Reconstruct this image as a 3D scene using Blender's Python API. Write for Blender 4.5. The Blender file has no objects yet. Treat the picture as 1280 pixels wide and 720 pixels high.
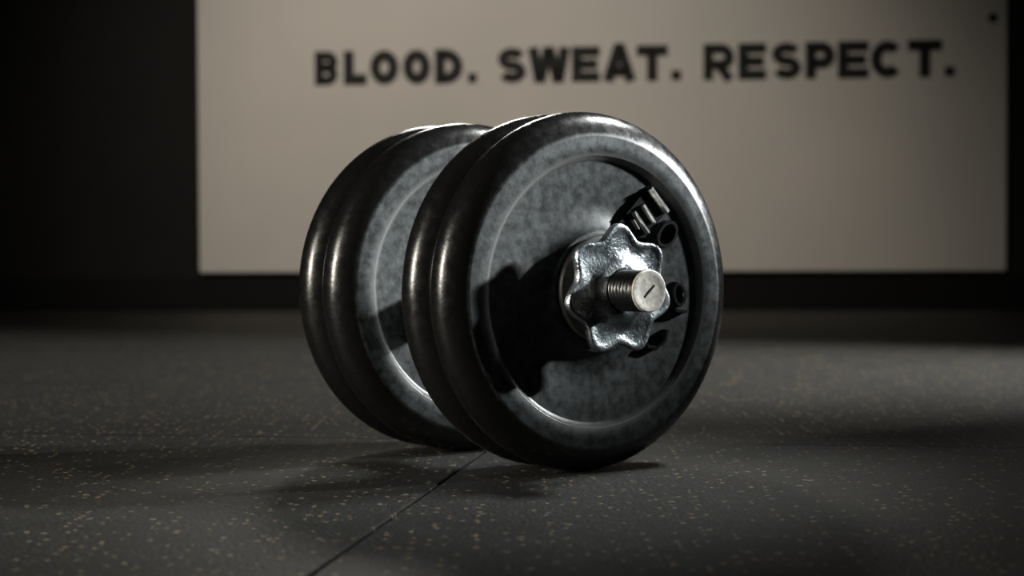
import bpy, bmesh, math, random
from mathutils import Vector, Matrix, noise
random.seed(7)
PI = math.pi
SC = bpy.context.scene

# ------------------------------------------------------------------ camera
CAM_H, PITCH, ROLL, FPX = .1511, .0296, .004, 2200.0
cd = bpy.data.cameras.new('camera'); cam = bpy.data.objects.new('camera', cd)
SC.collection.objects.link(cam); SC.camera = cam
cd.sensor_width = 36.0; cd.lens = FPX / 1280.0 * 36.0; cd.clip_start = .02; cd.clip_end = 40
fwd = Vector((0, math.cos(PITCH), -math.sin(PITCH)))
X0 = Vector((1, 0, 0)); U0 = Vector((0, math.sin(PITCH), math.cos(PITCH)))
r_ = X0 * math.cos(ROLL) - U0 * math.sin(ROLL); u_ = X0 * math.sin(ROLL) + U0 * math.cos(ROLL)
M = Matrix((r_, u_, -fwd)).transposed().to_4x4(); M.translation = (0, 0, CAM_H)
cam.matrix_world = M
cd.dof.use_dof = True; cd.dof.focus_distance = 1.09; cd.dof.aperture_fstop = 8.0

# ------------------------------------------------------------------ view, world
SC.view_settings.view_transform = 'Standard'; SC.view_settings.look = 'None'
SC.view_settings.gamma = 1.0; SC.view_settings.use_curve_mapping = False
SC.view_settings.exposure = 0.0
w = bpy.data.worlds.new('dark_room_air'); SC.world = w; w.use_nodes = True
w.node_tree.nodes['Background'].inputs[0].default_value = (.5, .52, .55, 1)
w.node_tree.nodes['Background'].inputs[1].default_value = .003

# ------------------------------------------------------------------ lights
def aim(o, loc, target, roll=0):
    o.location = loc
    q = (Vector(target) - Vector(loc)).to_track_quat('-Z', 'Y')
    o.rotation_euler = q.to_euler()
def area(name, loc, target, sx, sy, power, col, spread=180):
    l = bpy.data.lights.new(name, 'AREA'); l.shape = 'RECTANGLE'; l.size = sx; l.size_y = sy
    l.energy = power; l.color = col; l.spread = math.radians(spread)
    o = bpy.data.objects.new(name, l); SC.collection.objects.link(o); aim(o, loc, target); return o
def spot(name, loc, target, power, col, size, blend, radius):
    l = bpy.data.lights.new(name, 'SPOT'); l.energy = power; l.color = col
    l.spot_size = math.radians(size); l.spot_blend = blend; l.shadow_soft_size = radius
    o = bpy.data.objects.new(name, l); SC.collection.objects.link(o); aim(o, loc, target); return o

DC = Vector((-.0015, 1.197, .115))           # middle of the dumbbell
spot('key_lamp', (1.80, 1.62, .80), (.08, 1.18, .385), 570, (.95, 1.0, .995), 22, 1.0, .05)
spot('right_floor_fill', (1.25, 2.35, 1.05), (.74, 1.46, .0), 12, (1.0, .96, .90), 36, 1.0, .06)  # added fill to brighten the right floor, no known lamp there
spot('back_floor_fill', (2.10, 1.95, .78), (-.60, 1.98, .0), 900, (1.0, .98, .94), 40, 1.0, .035)  # added light for the back floor, kept apart from the key
area('left_strip_lamp', (-.93, .53, .36), DC, .15, .34, 1.5, (1.0, .93, .80), 60)
spot('wall_lamp', (-.60, 1.5, 1.6), (-.12, 3.60, .36), 128, (1.0, .90, .77), 51, 1.0, .15)
area('overhead_lamp', (.54, 1.50, .88), (.05, 1.15, .1), .15, .12, .40, (.97, 1.0, .97), 32)
area('rim_top_fill', (-.12, 2.40, .85), (-.02, 1.18, .24), .20, .10, .10, (1.0, .95, .86), 24)  # added to put highlights along the tops of the rims

# ------------------------------------------------------------------ materials
def mat(name, base=(.5, .5, .5), rough=.5, metal=0.0, spec=.5):
    m = bpy.data.materials.new(name); m.use_nodes = True
    b = m.node_tree.nodes['Principled BSDF']
    b.inputs['Base Color'].default_value = (*base, 1); b.inputs['Roughness'].default_value = rough
    b.inputs['Metallic'].default_value = metal; b.inputs['Specular IOR Level'].default_value = spec
    return m, m.node_tree.nodes, m.node_tree.links, b
def noise_tex(N, L, scale, detail=4, rough=.6, coord='Object'):
    tc = N.new('ShaderNodeTexCoord'); t = N.new('ShaderNodeTexNoise')
    t.inputs['Scale'].default_value = scale; t.inputs['Detail'].default_value = detail
    t.inputs['Roughness'].default_value = rough
    L.new(tc.outputs[coord], t.inputs['Vector']); return t
def ramp(N, L, src, stops):
    r = N.new('ShaderNodeValToRGB'); L.new(src, r.inputs[0])
    e = r.color_ramp.elements
    while len(e) < len(stops): e.new(.5)
    for i, (p, c) in enumerate(stops):
        e[i].position = p; e[i].color = (*c, 1) if len(c) == 3 else c
    return r
def add_bump(N, L, b, src, strength, dist, prev=None):
    bp = N.new('ShaderNodeBump'); bp.inputs['Strength'].default_value = strength
    bp.inputs['Distance'].default_value = dist
    L.new(src, bp.inputs['Height'])
    if prev: L.new(prev.outputs[0], bp.inputs['Normal'])
    L.new(bp.outputs[0], b.inputs['Normal']); return bp
def mixc(N, L, fac, a, b, mode='MIX'):
    m = N.new('ShaderNodeMix'); m.data_type = 'RGBA'; m.blend_type = mode
    for s, v in ((m.inputs[0], fac), (m.inputs[6], a), (m.inputs[7], b)):
        if hasattr(v, 'is_linked'): L.new(v, s)
        elif isinstance(v, tuple): s.default_value = (*v, 1)
        else: s.default_value = v
    return m.outputs[2]

# black painted cast iron: cloudy chalky wear over dark paint, hammered grain
IRON, N, L, B = mat('black_cast_iron', rough=.4, spec=.55)
n1 = noise_tex(N, L, 26, 6, .62); n2 = noise_tex(N, L, 160, 4, .6); n3 = noise_tex(N, L, 700, 3, .6)
c1 = ramp(N, L, n1.outputs[0], [(.30, (.020, .024, .025)), (.55, (.030, .036, .037)), (.78, (.052, .058, .058))])
c2 = ramp(N, L, n2.outputs[0], [(.36, (.35, .36, .35)), (.66, (1.8, 1.8, 1.78))])
L.new(mixc(N, L, 1.0, c1.outputs[0], c2.outputs[0], 'MULTIPLY'), B.inputs['Base Color'])
# the rounded rim is polished by handling and rolling, the flat faces stay chalky
tc = N.new('ShaderNodeTexCoord'); sp = N.new('ShaderNodeSeparateXYZ'); L.new(tc.outputs['Object'], sp.inputs[0])
cb = N.new('ShaderNodeCombineXYZ'); L.new(sp.outputs[1], cb.inputs[1]); L.new(sp.outputs[2], cb.inputs[2])
ln = N.new('ShaderNodeVectorMath'); ln.operation = 'LENGTH'; L.new(cb.outputs[0], ln.inputs[0])
mr = N.new('ShaderNodeMapRange'); L.new(ln.outputs['Value'], mr.inputs[0]); mr.inputs[1].default_value = .0998; mr.inputs[2].default_value = .1016
face_col = B.inputs['Base Color'].links[0].from_socket
wr = ramp(N, L, ln.outputs['Value'], [(.0832, (0, 0, 0)), (.0835, (1, 1, 1)), (.0862, (1, 1, 1)), (.0865, (0, 0, 0))])
face_col = mixc(N, L, wr.outputs[0], face_col, (.18, .18, .175))  # step ring painted paler to strengthen its lit arc
L.new(mixc(N, L, mr.outputs[0], face_col, (.006, .006, .006)), B.inputs['Base Color'])
rr = ramp(N, L, n2.outputs[0], [(.3, (.38,) * 3), (.7, (.5,) * 3)])
rg_ = mixc(N, L, wr.outputs[0], rr.outputs[0], (.20, .20, .20))
rq = ramp(N, L, n2.outputs[0], [(.3, (.20,) * 3), (.7, (.33,) * 3)])
L.new(mixc(N, L, mr.outputs[0], rg_, rq.outputs[0]), B.inputs['Roughness'])
bp = add_bump(N, L, B, n2.outputs[0], .15, .0008); add_bump(N, L, B, n3.outputs[0], .18, .0003, bp)

ENAMEL, N, L, B = mat('black_embossed_enamel', (.012, .013, .014), .22, spec=.7)
n1 = noise_tex(N, L, 90, 4)
c1 = ramp(N, L, n1.outputs[0], [(.62, (.012, .013, .014)), (.74, (.10, .06, .03))])
L.new(c1.outputs[0], B.inputs['Base Color'])

CHROME, N, L, B = mat('worn_chrome', (.62, .66, .70), .22, 1.0)
n1 = noise_tex(N, L, 420, 3, .7); n2 = noise_tex(N, L, 60, 4, .6)
c1 = ramp(N, L, n2.outputs[0], [(.3, (.34, .39, .43)), (.7, (.62, .67, .70))])
L.new(c1.outputs[0], B.inputs['Base Color'])
rr = ramp(N, L, n2.outputs[0], [(.3, (.18,) * 3), (.7, (.42,) * 3)]); L.new(rr.outputs[0], B.inputs['Roughness'])
add_bump(N, L, B, n1.outputs[0], .55, .0008)

STEEL, N, L, B = mat('dark_threaded_steel', (.10, .105, .105), .30, 1.0)
n1 = noise_tex(N, L, 300, 3); add_bump(N, L, B, n1.outputs[0], .2, .0004)

RAW, N, L, B = mat('cut_steel_end', (.62, .58, .53), .55, .25)
n1 = noise_tex(N, L, 330, 4, .7); n2 = noise_tex(N, L, 120, 3)
c1 = ramp(N, L, n1.outputs[0], [(.35, (.55, .51, .46)), (.6, (.88, .83, .76))])
L.new(c1.outputs[0], B.inputs['Base Color']); add_bump(N, L, B, n2.outputs[0], .35, .0010)

LIT_RIDGE, N, L, B = mat('pale_lit_ridge', (.42, .42, .40), .35, .6)  # pale colour stands in for light caught on the ridge tops
n1 = noise_tex(N, L, 160, 4); c1 = ramp(N, L, n1.outputs[0], [(.35, (.16, .14, .12)), (.55, (.5, .5, .48))])
L.new(c1.outputs[0], B.inputs['Base Color'])
COLLAR, N, L, B = mat('dull_steel_ring', (.06, .058, .055), .42, .2)
n1 = noise_tex(N, L, 200, 3); add_bump(N, L, B, n1.outputs[0], .3, .0005)

# black rubber floor with tan and pale crumbs pressed in
RUBBER, N, L, B = mat('speckled_rubber', rough=.62, spec=.3)
tc = N.new('ShaderNodeTexCoord')
n1 = noise_tex(N, L, 9, 5, .6); n2 = noise_tex(N, L, 420, 4, .65); n4 = noise_tex(N, L, 2.2, 3, .5)
c1 = ramp(N, L, n1.outputs[0], [(.3, (.0125, .0127, .012)), (.7, (.0195, .0195, .018))])
c2 = ramp(N, L, n2.outputs[0], [(.3, (.6,) * 3), (.72, (1.45,) * 3)])
col = mixc(N, L, 1.0, c1.outputs[0], c2.outputs[0], 'MULTIPLY')
def flecks(scale, dmax, keep, colr, col):
    v = N.new('ShaderNodeTexVoronoi'); v.inputs['Scale'].default_value = scale
    v.voronoi_dimensions = '2D'
    nd = noise_tex(N, L, scale * 1.6, 2); sc = N.new('ShaderNodeVectorMath'); sc.operation = 'SCALE'
    L.new(nd.outputs['Color'], sc.inputs[0]); sc.inputs['Scale'].default_value = .7 / scale
    ad = N.new('ShaderNodeVectorMath'); ad.operation = 'ADD'
    L.new(tc.outputs['Object'], ad.inputs[0]); L.new(sc.outputs[0], ad.inputs[1])
    L.new(ad.outputs[0], v.inputs['Vector'])
    a = N.new('ShaderNodeMath'); a.operation = 'LESS_THAN'; L.new(v.outputs['Distance'], a.inputs[0]); a.inputs[1].default_value = dmax
    s = N.new('ShaderNodeSeparateColor'); L.new(v.outputs['Color'], s.inputs[0])
    k = N.new('ShaderNodeMath'); k.operation = 'GREATER_THAN'; L.new(s.outputs[0], k.inputs[0]); k.inputs[1].default_value = keep
    m = N.new('ShaderNodeMath'); m.operation = 'MULTIPLY'; L.new(a.outputs[0], m.inputs[0]); L.new(k.outputs[0], m.inputs[1])
    return mixc(N, L, m.outputs[0], col, colr)
col = flecks(300, .20, .86, (.12, .11, .085), col)
col = flecks(130, .17, .84, (.28, .20, .10), col)
col = flecks(85, .12, .93, (.24, .23, .18), col)
L.new(col, B.inputs['Base Color'])
bp = add_bump(N, L, B, n2.outputs[0], .7, .0016)
vb = N.new('ShaderNodeTexVoronoi'); vb.inputs['Scale'].default_value = 300; L.new(tc.outputs['Object'], vb.inputs['Vector'])
add_bump(N, L, B, vb.outputs['Distance'], .5, .0010, bp)

GROOVE, *_ = mat('seam_shadow_gap', (.008, .008, .008), .9)
DARKWALL, N, L, B = mat('charcoal_wall_paint', (.022, .022, .020), .8, spec=.2)
n1 = noise_tex(N, L, 3, 4); c1 = ramp(N, L, n1.outputs[0], [(.3, (.010, .010, .0095)), (.7, (.014, .014, .013))])
L.new(c1.outputs[0], B.inputs['Base Color'])
SKIRT, *_ = mat('black_kickboard', (.0045, .0045, .0045), .7, spec=.2)
PANEL, N, L, B = mat('off_white_board', (.6, .58, .54), .6, spec=.3)
n1 = noise_tex(N, L, 2.5, 5); c1 = ramp(N, L, n1.outputs[0], [(.3, (.56, .545, .52)), (.7, (.64, .61, .57))])
L.new(c1.outputs[0], B.inputs['Base Color'])
INK, *_ = mat('black_lettering', (.012, .012, .011), .6, spec=.25)

# ------------------------------------------------------------------ mesh helpers
def link(name, bm, m, parent=None, smooth=None):
    me = bpy.data.meshes.new(name); bmesh.ops.recalc_face_normals(bm, faces=bm.faces); bm.to_mesh(me); bm.free()
    me.materials.append(m)
    if smooth is not None:
        me.polygons.foreach_set('use_smooth', [True] * len(me.polygons))
        me.set_sharp_from_angle(angle=math.radians(smooth))
    o = bpy.data.objects.new(name, me); SC.collection.objects.link(o)
    if parent: o.parent = parent
    return o
def add_box(bm, lo, hi, mtx=None):
    v = [bm.verts.new((x, y, z)) for x in (lo[0], hi[0]) for y in (lo[1], hi[1]) for z in (lo[2], hi[2])]
    for f in ((0, 1, 3, 2), (4, 6, 7, 5), (0, 4, 5, 1), (2, 3, 7, 6), (0, 2, 6, 4), (1, 5, 7, 3)): bm.faces.new([v[i] for i in f])
    if mtx: bmesh.ops.transform(bm, matrix=mtx, verts=v)
    return v
def arc(cx, cr, r, a0, a1, n):
    return [(cx + r * math.cos(math.radians(a0 + (a1 - a0) * i / n)), cr + r * math.sin(math.radians(a0 + (a1 - a0) * i / n))) for i in range(n + 1)]
def lathe(bm, prof, seg=160, closed=True, fn=None):
    """profile of (x, r) turned about the local x axis; closed makes a ring body"""
    rings = []
    for (x, r) in prof:
        if r < 1e-6: rings.append([bm.verts.new((x, 0, 0))]); continue
        ring = []
        for i in range(seg):
            a = 2 * PI * i / seg; xx, rr_ = (fn(x, r, a) if fn else (x, r))
            ring.append(bm.verts.new((xx, rr_ * math.cos(a), rr_ * math.sin(a))))
        rings.append(ring)
    idx = list(range(len(rings))); pairs = list(zip(idx, idx[1:])) + ([(idx[-1], 0)] if closed else [])
    for a, b in pairs:
        A, Bq = rings[a], rings[b]
        if len(A) == 1 and len(Bq) == 1: continue
        for i in range(seg):
            j = (i + 1) % seg
            if len(A) == 1: bm.faces.new((A[0], Bq[i], Bq[j]))
            elif len(Bq) == 1: bm.faces.new((A[i], Bq[0], A[j]))
            else: bm.faces.new((A[i], Bq[i], Bq[j], A[j]))

# ------------------------------------------------------------------ floor: rubber tiles in one mesh, narrow cut seams
# the seam in the picture runs through (-.091,.78) and (-.027,1.184)
SA = Vector((-.091, .78)); SB = Vector((-.027, 1.184)); sd = (SB - SA).normalized(); sn = Vector((sd.y, -sd.x))
bm = bmesh.new(); T = .96; G = .0011; bev = .0009
def tile(cu0, cu1, cv0, cv1):
    # u across the seam, v along it
    lo = []; 
    def P(u, v, z): q = SA + sn * u + sd * v; return bm.verts.new((q.x, q.y, z))
    rings = []
    for ins, z in ((0, -.012), (0, -bev), (bev * .3, -bev * .3), (bev, 0)):
        rings.append([P(cu0 + ins, cv0 + ins, z), P(cu1 - ins, cv0 + ins, z), P(cu1 - ins, cv1 - ins, z), P(cu0 + ins, cv1 - ins, z)])
    for a, b in zip(rings, rings[1:]):
        for i in range(4): bm.faces.new((a[i], a[(i + 1) % 4], b[(i + 1) % 4], b[i]))
    bm.faces.new(rings[-1])
for i in range(-4, 4):
    for j in range(-3, 5):
        off = .525
        tile(i * T + G, (i + 1) * T - G, off + j * T + G, off + (j + 1) * T - G)
fl = link('floor', bm, RUBBER); fl['kind'] = 'structure'
bm = bmesh.new(); add_box(bm, (-5, -3, -.05), (5, 6, -.006))
fb = link('floor', bm, GROOVE); fb['kind'] = 'structure'

# ------------------------------------------------------------------ back wall, kickboard
YAW = math.radians(-4.0); WO = Vector((-.655, 3.69, 0))
WM = Matrix.Translation(WO) @ Matrix.Rotation(YAW, 4, 'Z')     # local x along the wall, y into it
bm = bmesh.new(); add_box(bm, (-2.6, .022, 0), (3.6, .16, 3.0), WM)
o = link('wall_back', bm, DARKWALL); o['kind'] = 'structure'
bm = bmesh.new(); vs = add_box(bm, (-2.6, -.004, 0), (3.6, .022, .066), WM)
bmesh.ops.bevel(bm, geom=[e for e in bm.edges], offset=.003, segments=2, affect='EDGES')
o = link('baseboard_back', bm, SKIRT); o['kind'] = 'structure'

# ------------------------------------------------------------------ white board with lettering
board = bpy.data.objects.new('lettered_board', None); SC.collection.objects.link(board)
board.matrix_world = WM @ Matrix.Translation((0, 0, .076))
board['label'] = 'large off-white wall board with bold black motto lettering on dark wall'
board['category'] = 'wall board'
bm = bmesh.new(); add_box(bm, (0, 0, 0), (1.663, .0219, 1.3))
bmesh.ops.bevel(bm, geom=[e for e in bm.edges], offset=.002, segments=2, affect='EDGES')
link('panel', bm, PANEL, board)
ZT0 = .4665 - .076

def stroke_poly(bm, pts, wd, closed, tf):
    """mitred thick line extruded into a thin raised letter"""
    n = len(pts); P = [Vector(p) for p in pts]; left = []; right = []
    for i in range(n):
        if closed: d0 = (P[i] - P[i - 1]).normalized(); d1 = (P[(i + 1) % n] - P[i]).normalized()
        else:
            d0 = (P[i] - P[i - 1]).normalized() if i else None
            d1 = (P[i + 1] - P[i]).normalized() if i < n - 1 else None
            d0 = d0 or d1; d1 = d1 or d0
        t = (d0 + d1).normalized(); nrm = Vector((-t.y, t.x)); k = 1 / max(.5, nrm.dot(Vector((-d0.y, d0.x))))
        left.append(P[i] + nrm * wd / 2 * k); right.append(P[i] - nrm * wd / 2 * k)
    rng = range(n if closed else n - 1)
    FL = [bm.verts.new(tf(p, 0)) for p in left]; FR = [bm.verts.new(tf(p, 0)) for p in right]
    BL = [bm.verts.new(tf(p, 1)) for p in left]; BR = [bm.verts.new(tf(p, 1)) for p in right]
    for i in rng:
        j = (i + 1) % n
        for q in ((FL[i], FL[j], FR[j], FR[i]), (BL[i], BR[i], BR[j], BL[j]), (FL[i], BL[i], BL[j], FL[j]), (FR[i], FR[j], BR[j], BR[i])):
            bm.faces.new(q)
    if not closed:
        bm.faces.new((FL[0], FR[0], BR[0], BL[0])); bm.faces.new((FL[-1], BL[-1], BR[-1], FR[-1]))
def ell(cx, cy, rx, ry, a0, a1, n):
    return [(cx + rx * math.cos(math.radians(a0 + (a1 - a0) * i / n)), cy + ry * math.sin(math.radians(a0 + (a1 - a0) * i / n))) for i in range(n + 1)]
def glyph(ch, W_, H, s):
    """centre lines of the strokes; W_ x H box, stroke width s"""
    h = s / 2; x0, x1, y0, y1 = h, W_ - h, h, H - h; ym = H * .52; out = []
    if ch == 'O': out.append((ell(W_ / 2, H / 2, W_ / 2 - h, H / 2 - h, 0, 360, 32)[:-1], True))
    elif ch == 'B':
        for a, b in ((y0, ym), (ym, y1)):
            r = (b - a) / 2; out.append(([(x0, a)] + [(x1 - r + r * math.cos(t), (a + b) / 2 + r * math.sin(t)) for t in [(-90 + 20 * k) * PI / 180 for k in range(10)]] + [(x0, b)], False))
        out.append(([(x0, 0), (x0, H)], False))
    elif ch == 'D':
        r = (y1 - y0) / 2; rx = min(r, x1 - x0)
        out.append(([(x0, y0)] + ell(x1 - rx, H / 2, rx, r, -90, 90, 16) + [(x0, y1)], False)); out.append(([(x0, 0), (x0, H)], False))
    elif ch == 'L': out.append(([(x0, H), (x0, y0), (W_, y0)], False))
    elif ch == 'E': out.append(([(W_, y1), (x0, y1), (x0, y0), (W_, y0)], False)); out.append(([(x0, H / 2), (W_ * .92, H / 2)], False))
    elif ch == 'T': out.append(([(0, y1), (W_, y1)], False)); out.append(([(W_ / 2, 0), (W_ / 2, y1)], False))
    elif ch == 'A': out.append(([(h * .9, 0), (W_ / 2 - h * .22, H - h * .5), (W_ / 2 + h * .22, H - h * .5), (W_ - h * .9, 0)], False)); out.append(([(W_ * .22, H * .28), (W_ * .78, H * .28)], False))
    elif ch == 'W':
        out.append(([(h, H), (W_ * .28, 0)], False)); out.append(([(W_ * .28, 0), (W_ * .5, H)], False))
        out.append(([(W_ * .5, H), (W_ * .72, 0)], False)); out.append(([(W_ * .72, 0), (W_ - h, H)], False))
    elif ch in 'PR':
        a, b = H * .42, y1; r = (b - a) / 2
        out.append(([(x0, a)] + ell(x1 - r, (a + b) / 2, r, r, -90, 90, 12) + [(x0, b)], False)); out.append(([(x0, 0), (x0, H)], False))
        if ch == 'R': out.append(([(W_ * .5, a), (W_ - h * .9, 0)], False))
    elif ch == 'C': out.append((ell(W_ / 2, H / 2, W_ / 2 - h, H / 2 - h, 42, 318, 26), False))
    elif ch == 'S':
        ry = (H - s) / 4; rx = W_ / 2 - h
        out.append((ell(W_ / 2, H - h - ry, rx, ry, 25, 270, 18)[:-1] + ell(W_ / 2, h + ry, rx, ry, 90, -155, 18), False))
    elif ch == '.': out.append(([(0, s * .56), (W_, s * .56)], False))
    return out
words = [('BLOOD.', [(.2498, .2935), (.3103, .3539), (.3656, .4207), (.4341, .4874), (.5008, .554), (.5673, .5850)]),
         ('SWEAT.', [(.632, .6849), (.6932, .7757), (.7839, .8366), (.8481, .9104), (.917, .9759), (.9860, 1.0050)]),
         ('RESPECT.', [(1.0534, 1.1112), (1.1242, 1.1762), (1.1924, 1.2467), (1.2604, 1.3154), (1.3258, 1.383), (1.3919, 1.4538), (1.4666, 1.5299), (1.5381, 1.5575)])]
for wd_, spans in words:
    bm = bmesh.new()
    for ch, (a, b) in zip(wd_, spans):
        if ch != '.': a -= .0022; b += .0022
        lift = .0042 * (a - .25) / 1.3; ht = .069 + .0065 * (a - .25) / 1.3
        tf = lambda p, k: (a + p.x, -.0030 + .0035 * k, ZT0 + lift + p.y)
        sw = {'.': .0190, 'B': .0185, 'S': .0195, 'R': .0195, 'E': .0200}.get(ch, .0212)
        for pts, cl in glyph(ch, b - a, ht, sw): stroke_poly(bm, pts, sw, cl, tf)
    lt = link('lettering', bm, INK, board); lt['label'] = 'black word %s' % wd_
bm = bmesh.new()
lathe(bm, [(0, 0), (0, .0098), (.003, .0098), (.0045, .008), (.005, 0)], 24, False)
bmesh.ops.transform(bm, matrix=Matrix.Translation((1.634, .0005, .5885 - .076)) @ Matrix.Rotation(-PI / 2, 4, 'Z'), verts=bm.verts)
lk = link('screw_head', bm, INK, board, 40)

# ------------------------------------------------------------------ the dumbbell; local x is its axis, towards the near end
TH = .6123; W = .0328; GAP = .1343; R = .115
nvec = Vector((math.sin(TH), -math.cos(TH), 0)); C0 = Vector((.0558, 1.1157, 0)); XF = (GAP + 2 * W) / 2
root = bpy.data.objects.new('dumbbell', None); SC.collection.objects.link(root)
ctr = C0 - nvec * XF; root.location = (ctr.x, ctr.y, 0); root.rotation_euler = (0, 0, TH - PI / 2)
root['label'] = 'black iron adjustable dumbbell with four round plates standing on speckled rubber floor'
root['category'] = 'dumbbell'
AX = Matrix.Translation((0, 0, R + .0002))

DEP = .0032; DH = .0058
def plate_half():
    """outer half profile, s measured from the middle of the plate"""
    H = W / 2 - .0001; p = []
    p += [(H, .0152), (H, .0365)] + [(H - .0012 + .0012 * math.cos(a), .0375 + .0012 * math.sin(a)) for a in (.4, .8, 1.2)]
    # smooth fillet from the hub down to the recessed web
    for k in range(1, 11):
        t = k / 10; p.append((H - .0012 - (DH - .0012) * (1 - (1 - t) ** 2.2), .0388 + .0155 * t))
    p += [(H - DH + .0001, .0575), (H - DH + (DH - DEP) * .25, .063), (H - DH + (DH - DEP) * .6, .070), (H - DH + (DH - DEP) * .9, .077), (H - DEP, .0828), (H - DEP + .0001, .0832)]
    p += [(H - .0002, .0864), (H, .0867), (H, .094), (H, .0985)]
    p += [(H, .0996), (H - .0003, .1002)]
    # crisp break, then the round of the rim: an arc that leaves the face already tilted
    a0 = math.radians(24); rt = (R - .1002) / (1 - math.sin(a0)); hx = (H - .0003) / math.cos(a0); a_ = 16
    for k in range(1, a_ + 1):
        t = a0 + (PI / 2 - a0) * k / a_; p.append((hx * math.cos(t) if k < a_ else 0, R - rt + rt * math.sin(t)))
    return p
hp = plate_half(); full = [(s, r) for s, r in hp] + [(-s, r) for s, r in reversed(hp[:-1])]
def plate_mesh():
    bm = bmesh.new(); lathe(bm, full, 200, True); return bm

def xf(a, b, rot=0): return Matrix.Translation((0, a, b))
def relief(bm, pts, wd, closed, z0, z1):
    """raised stroke on the plate web; pts are (a, b) in metres on the face; sloping flanks"""
    n = len(pts); P = [Vector(p) for p in pts]; sides = []
    lvl = ((z0, 1.35), (z0 + (z1 - z0) * .8, 1.0), (z1, .62))
    cols = []
    for i in range(n):
        if closed: d0 = (P[i] - P[i - 1]).normalized(); d1 = (P[(i + 1) % n] - P[i]).normalized()
        else: d0 = (P[i] - P[max(i - 1, 0)]) if i else (P[1] - P[0]); d1 = (P[i + 1] - P[i]) if i < n - 1 else d0; d0 = d0.normalized(); d1 = d1.normalized()
        t = (d0 + d1).normalized(); q = Vector((-t.y, t.x)); k = 1 / max(.6, q.dot(Vector((-d0.y, d0.x))))
        ring = []
        for x, m_ in lvl: pp = P[i] + q * wd / 2 * k * m_; ring.append(bm.verts.new((x, pp.x, pp.y)))
        for x, m_ in reversed(lvl): pp = P[i] - q * wd / 2 * k * m_; ring.append(bm.verts.new((x, pp.x, pp.y)))
        cols.append(ring)
    for i in range(n if closed else n - 1):
        A, Bq = cols[i], cols[(i + 1) % n]
        for k in range(6): bm.faces.new((A[k], Bq[k], Bq[(k + 1) % 6], A[(k + 1) % 6]))
    if not closed: bm.faces.new(cols[0]); bm.faces.new(cols[-1][::-1])

plate_me = None
for k, cx in enumerate((XF - W / 2, XF - W * 1.5, -XF + W * 1.5, -XF + W / 2)):
    if plate_me is None:
        pl = link('weight_plate', plate_mesh(), IRON, root, 50); plate_me = pl
    else:
        pl = plate_me.copy(); SC.collection.objects.link(pl); pl.parent = root
    pl.matrix_local = AX @ Matrix.Translation((cx, 0, 0)) @ Matrix.Rotation(k * 1.3, 4, 'X')
near = plate_me; near.matrix_local = AX @ Matrix.Translation((XF - W / 2, 0, 0))
z0 = W / 2 - DH - .0002
mm = lambda *p: [(a / 1000, b / 1000) for a, b in p]
def emb(items, z1=.0070):
    bm = bmesh.new()
    for pts, wd, cl in items: relief(bm, pts, wd, cl, z0, z0 + z1)
    return link('embossed_mark', bm, ENAMEL, near, 35)
# raised black pad shaped as the marks' shade, ridges paled as lit, raised ring
bm = bmesh.new(); padp = mm((41.5, 68.5), (57, 51.5), (52, 46), (44, 41), (39, 34), (30, 34), (8, 36.5), (14, 42), (28, 55))
lo_ = [bm.verts.new((z0, a, b)) for a, b in padp]
pc = Vector((sum(p[0] for p in padp) / len(padp), sum(p[1] for p in padp) / len(padp)))
hi_ = [bm.verts.new((z0 + .0042, a + (pc.x - a) * .04, b + (pc.y - b) * .04)) for a, b in padp]
bm.faces.new(hi_)
for i in range(len(padp)): j = (i + 1) % len(padp); bm.faces.new((lo_[i], lo_[j], hi_[j], hi_[i]))
link('mark_shade_pad', bm, ENAMEL, near, 35)  # dark pad stands in for the shade beside the ridges
z0 += .0038
for pts, wd_ in ((mm((41.8, 66.3), (56.0, 51.2)), .0030), (mm((35.5, 55.6), (45, 44.2)), .0017), (mm((28, 51.0), (39.8, 37.6)), .0020), (mm((27, 46), (31.5, 40)), .0012)):
    bm = bmesh.new(); relief(bm, pts, wd_, False, z0, z0 + .0034); rd = link('embossed_ridge', bm, LIT_RIDGE, near, 35); rd['label'] = 'ridge of the raised mark, painted pale as if catching light'
z0 -= .0038
def ring_pts(ca, cb, ra, rb, rot, n=28):
    c, s = math.cos(rot), math.sin(rot)
    return [((ca + ra * math.cos(t) * c - rb * math.sin(t) * s) / 1000, (cb + ra * math.cos(t) * s + rb * math.sin(t) * c) / 1000) for t in [2 * PI * i / n for i in range(n)]]
emb([(ring_pts(55.5, 36.5, 9.0, 6.2, PI / 4), .0030, True)])
emb([(ring_pts(66.5, -3.0, 4.4, 7.0, .2), .0028, True)], .0060)
emb([(mm((63, -13.5), (73, -14.0)), .0026, False)], .0060)
emb([(mm((40, -36), (48, -37.5), (55, -33), (57, -26)), .0026, False)], .0050)

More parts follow.
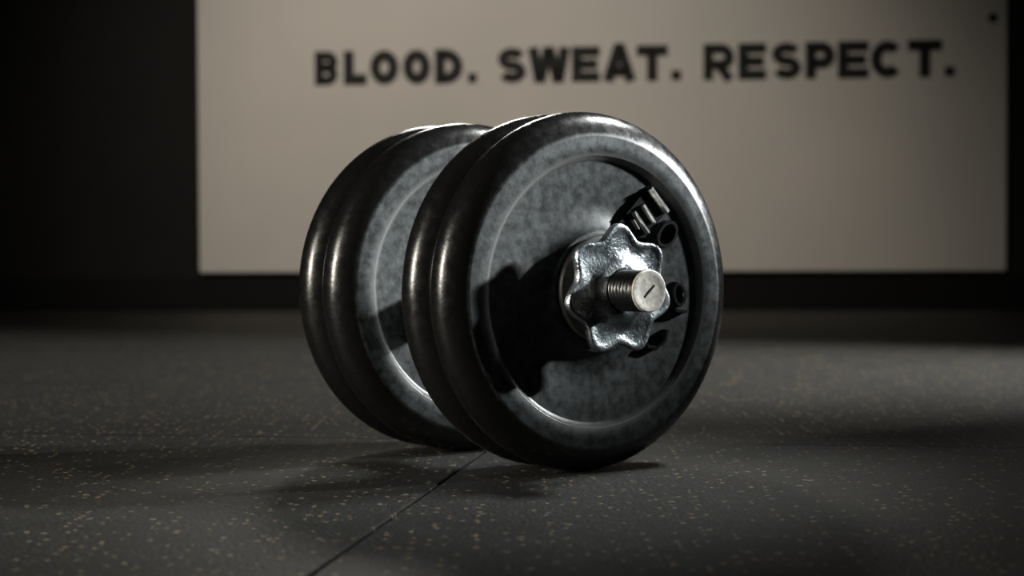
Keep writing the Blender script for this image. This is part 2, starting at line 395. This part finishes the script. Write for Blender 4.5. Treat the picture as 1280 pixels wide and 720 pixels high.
# steel bar: grip, shafts inside the plates, threaded ends with cut faces
TIP = XF + .0497; BR = .0131
bm = bmesh.new(); lathe(bm, [(-XF - .008, .0), (-XF - .008, BR - .0008), (-XF + 2 * W + .004, BR - .0008), (-XF + 2 * W + .008, .0145), (XF - 2 * W - .008, .0145), (XF - 2 * W - .004, BR - .0008), (XF + .008, BR - .0008), (XF + .008, 0)], 64, False)
bar = link('bar', bm, STEEL, root, 40); bar.matrix_local = AX @ Matrix.Translation((0, 0, .0018))
for sg in (1, -1):
    bm = bmesh.new(); pitch = .0032; x0 = XF - .004; x1 = TIP - .0015; nx = 170; seg = 72; rings = []
    for i in range(nx + 1):
        x = x0 + (x1 - x0) * i / nx; ring = []
        for j in range(seg):
            a = 2 * PI * j / seg; ph = (x / pitch - a / (2 * PI)) % 1.0
            dz = .0011 * (abs(ph - .5) * 2) ** 1.3; dz *= min(1, (x1 - x) / .003)
            ring.append(bm.verts.new((x, (BR - dz) * math.cos(a), (BR - dz) * math.sin(a))))
        rings.append(ring)
    for A, Bq in zip(rings, rings[1:]):
        for j in range(seg): bm.faces.new((A[j], Bq[j], Bq[(j + 1) % seg], A[(j + 1) % seg]))
    bm.faces.new(rings[0])
    th = link('threaded_end', bm, STEEL, bar, 60)
    bm = bmesh.new()
    lathe(bm, [(x1 - .0004, .0), (x1 - .0004, BR), (x1 + .0008, BR), (x1 + .0014, BR - .0007), (x1 + .0014, BR - .0030), (x1 + .0010, BR - .0042), (x1 + .0011, BR * .4), (x1 + .0009, 0)], 64, False)
    ef = link('cut_end', bm, RAW, bar, 30)
    bm = bmesh.new(); add_box(bm, (x1 + .0004, -.0052, -.0006), (x1 + .0013, .0052, .0006), Matrix.Rotation(math.radians(42), 4, 'X'))
    sl = link('end_slot', bm, SKIRT, bar)
    if sg < 0:
        for o_ in (th, ef, sl): o_.rotation_euler = (0, 0, PI)

# star collar: seven-lobed flange, hub and seat ring
LOB = 7; ZF = .0190
def star_r(a, r0=.0378, amp=.0038, ph=PI / 2 - .01):
    c = math.cos(LOB * (a - ph)); return r0 + amp * (c if c > 0 else c * 1.0)
def star_collar():
    bm = bmesh.new(); t0, t1 = ZF - .0030, ZF + .0024
    prof = [(t0, .30), (t0, .965), (t0 + .0008, 1.0), (t1 - .0014, 1.0), (t1 - .0004, .985), (t1, .95), (t1 - .0006, .90), (t1 - .0010, .84), (t1 - .0008, .62), (t1 + .0012, .50), (t1 + .0026, .44), (t1 + .0026, .36)]
    seg = 280; rings = []
    for x, f in prof:
        ring = []
        for i in range(seg):
            a = 2 * PI * i / seg; sr = star_r(a); base = .0378
            bl = min(1, max(0, (f - .5) / .3)); r = f * (sr * bl + base * (1 - bl))
            if f >= .9: r = sr - (1 - f) * .045
            ring.append(bm.verts.new((x, r * math.cos(a), r * math.sin(a))))
        rings.append(ring)
    for k in range(len(rings)):
        A, Bq = rings[k], rings[(k + 1) % len(rings)]
        for i in range(seg): bm.faces.new((A[i], Bq[i], Bq[(i + 1) % seg], A[(i + 1) % seg]))
    return bm
for sg in (1, -1):
    e = link('star_flange', star_collar(), CHROME, bar, 38)
    bm = bmesh.new(); lathe(bm, [(.0003, .0134), (.0003, .0330), (.0012, .0340), (.0030, .0340), (.0042, .0330), (.0046, .029), (.0046, .022), (.0150, .0205), (.0166, .0205), (.0166, .0134)], 96, True)
    c_ = link('collar_hub', bm, COLLAR, bar, 40)
    for o_ in (e, c_):
        if sg > 0: o_.location = (XF, 0, 0)
        else: o_.rotation_euler = (0, 0, PI); o_.location = (-XF, 0, 0)
for sg in (1, -1):
    bm = bmesh.new(); x = XF - 2 * W
    lathe(bm, [(x - .0002, .0146), (x - .0002, .0215), (x - .0015, .0228), (x - .0095, .0228), (x - .011, .0215), (x - .011, .0146)], 80, True)
    c_ = link('inner_collar', bm, STEEL, bar, 40)
    if sg < 0: c_.rotation_euler = (0, 0, PI)
